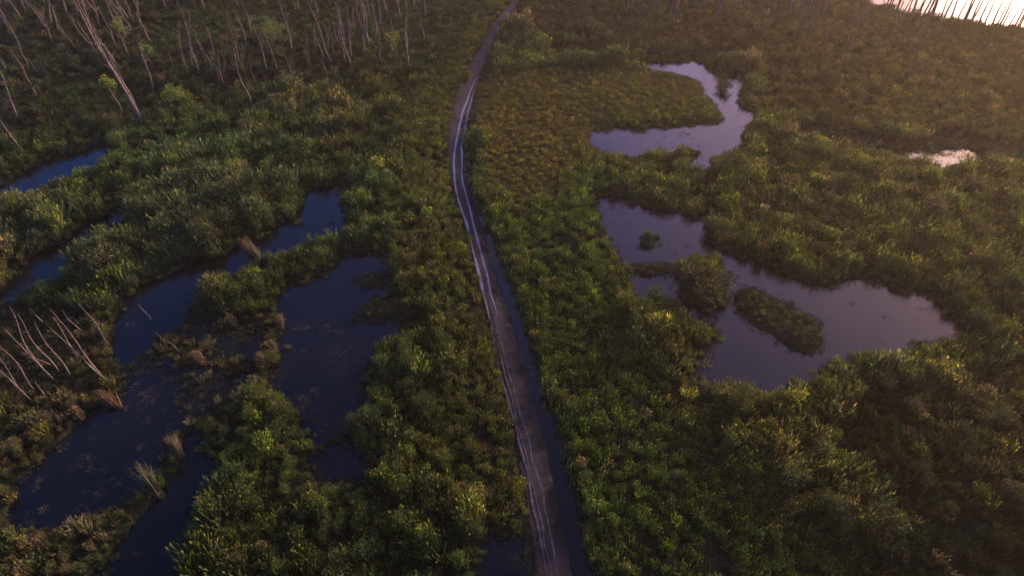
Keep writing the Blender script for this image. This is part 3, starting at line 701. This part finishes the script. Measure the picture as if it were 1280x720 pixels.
scatter_trees([(-30,-30),(180,-30),(190,60),(150,90),(60,60),(0,80)], 64, PA+PS, .6,1.15, "thin bare tree in the crowded top left stand", 'bare trees crowded at the top left', 2.5)
scatter_trees([(-10,70),(170,90),(180,120),(100,110),(0,180)], 7, PA+PS, .5,.8, 'small bare tree round the upper left clearing', 'small bare trees round the upper left clearing', 3)
scatter_trees([(180,-30),(420,-30),(420,20),(330,20),(200,20)], 26, PA, .6,1.0, 'bare tree at the top edge above the green clearing', 'bare trees above the green clearing', 2.5)
scatter_trees([(200,60),(420,50),(430,110),(240,120)], 34, PA+PS, .45,.95, "small bare tree below the green clearing", 'bare trees below the green clearing', 2.5)
scatter_trees([(380,-30),(530,-30),(535,70),(420,95)], 52, PA+PS, .55,1.1, "bare reddish grey tree in the upper middle stand", 'bare trees in the upper middle stand', 2.2)
scatter_trees([(660,-40),(1060,-40),(1060,14),(960,32),(850,30),(680,14)], 130, PA+PD, .8,1.45, "thin upright bare tree in the hazy top stand", 'thin bare trees in the hazy top stand', 1.8, .04)
scatter_trees([(960,-10),(1130,0),(1180,60),(1000,75)], 34, PA+PD, .5,.9, 'thin bare tree in the brown scrub below the lake', 'bare trees in the scrub below the lake', 2.2, .05)
# the row against the lake, counted from the left
num = 'first second third fourth fifth sixth seventh eighth ninth tenth eleventh twelfth thirteenth fourteenth fifteenth sixteenth seventeenth eighteenth nineteenth twentieth'.split()
tens = 'twenty-first twenty-second twenty-third twenty-fourth twenty-fifth twenty-sixth twenty-seventh twenty-eighth twenty-ninth thirtieth thirty-first thirty-second thirty-third thirty-fourth'.split()
row = []
px = 1104.0
while px < 1292 and len(row) < 34: row.append(px + U(-1,1)); px += random.choice([U(2,4), U(5,7), U(7,10)])
for i, px in enumerate(row):
    py = np.interp(px, [1085,1130,1190,1240,1290], [8,19,27,34,38]) + U(0,4)
    b0 = G(px, py)
    h = U(9, 15)
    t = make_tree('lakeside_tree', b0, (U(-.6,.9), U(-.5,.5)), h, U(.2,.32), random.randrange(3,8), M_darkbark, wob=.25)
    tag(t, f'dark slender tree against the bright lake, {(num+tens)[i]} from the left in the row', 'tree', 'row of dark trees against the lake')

# plants that look alike are told apart by their place in their stand
def ordinal(n):
    ones = ['', 'first','second','third','fourth','fifth','sixth','seventh','eighth','ninth','tenth','eleventh','twelfth','thirteenth','fourteenth','fifteenth','sixteenth','seventeenth','eighteenth','nineteenth']
    T = {2:('twenty','twentieth'),3:('thirty','thirtieth'),4:('forty','fortieth'),5:('fifty','fiftieth'),6:('sixty','sixtieth'),7:('seventy','seventieth'),8:('eighty','eightieth'),9:('ninety','ninetieth')}
    if n >= 100: return 'one hundredth' if n == 100 else 'hundred and ' + ordinal(n - 100)
    if n < 20: return ones[n]
    return T[n//10][1] if n % 10 == 0 else T[n//10][0] + '-' + ones[n % 10]
byl = {}
for o in C.objects:
    if o.parent is None and 'category' in o: byl.setdefault(o['label'], []).append(o)
for lb, os_ in byl.items():
    if len(os_) < 2: continue
    os_.sort(key=lambda o: float(PX(o.location.x, o.location.y)[0]))
    for i, o in enumerate(os_): o['label'] = lb + ', ' + ('leftmost' if i == 0 else 'rightmost' if i == len(os_) - 1 else ordinal(i + 1) + ' from left')

# ------------------------------------------------------------------ haze
hb = link('haze', mesh('haze', [(-5500,-5500,-2),(5500,-5500,-2),(5500,5500,-2),(-5500,5500,-2),(-5500,-5500,84),(5500,-5500,84),(5500,5500,84),(-5500,5500,84)],
   [(3,2,1,0),(4,5,6,7),(0,1,5,4),(1,2,6,5),(2,3,7,6),(3,0,4,7)]), None); hb['kind'] = 'stuff'
M_h = bpy.data.materials.new('haze_air'); M_h.use_nodes = True; n = M_h.node_tree.nodes; n.clear()
o_ = n.new('ShaderNodeOutputMaterial'); pv = n.new('ShaderNodeVolumePrincipled'); pv.inputs['Density'].default_value = HAZE_DENSITY; pv.inputs['Color'].default_value = (.92,.84,.68,1); pv.inputs['Anisotropy'].default_value = .6
M_h.node_tree.links.new(pv.outputs[0], o_.inputs['Volume']); hb.data.materials.append(M_h)
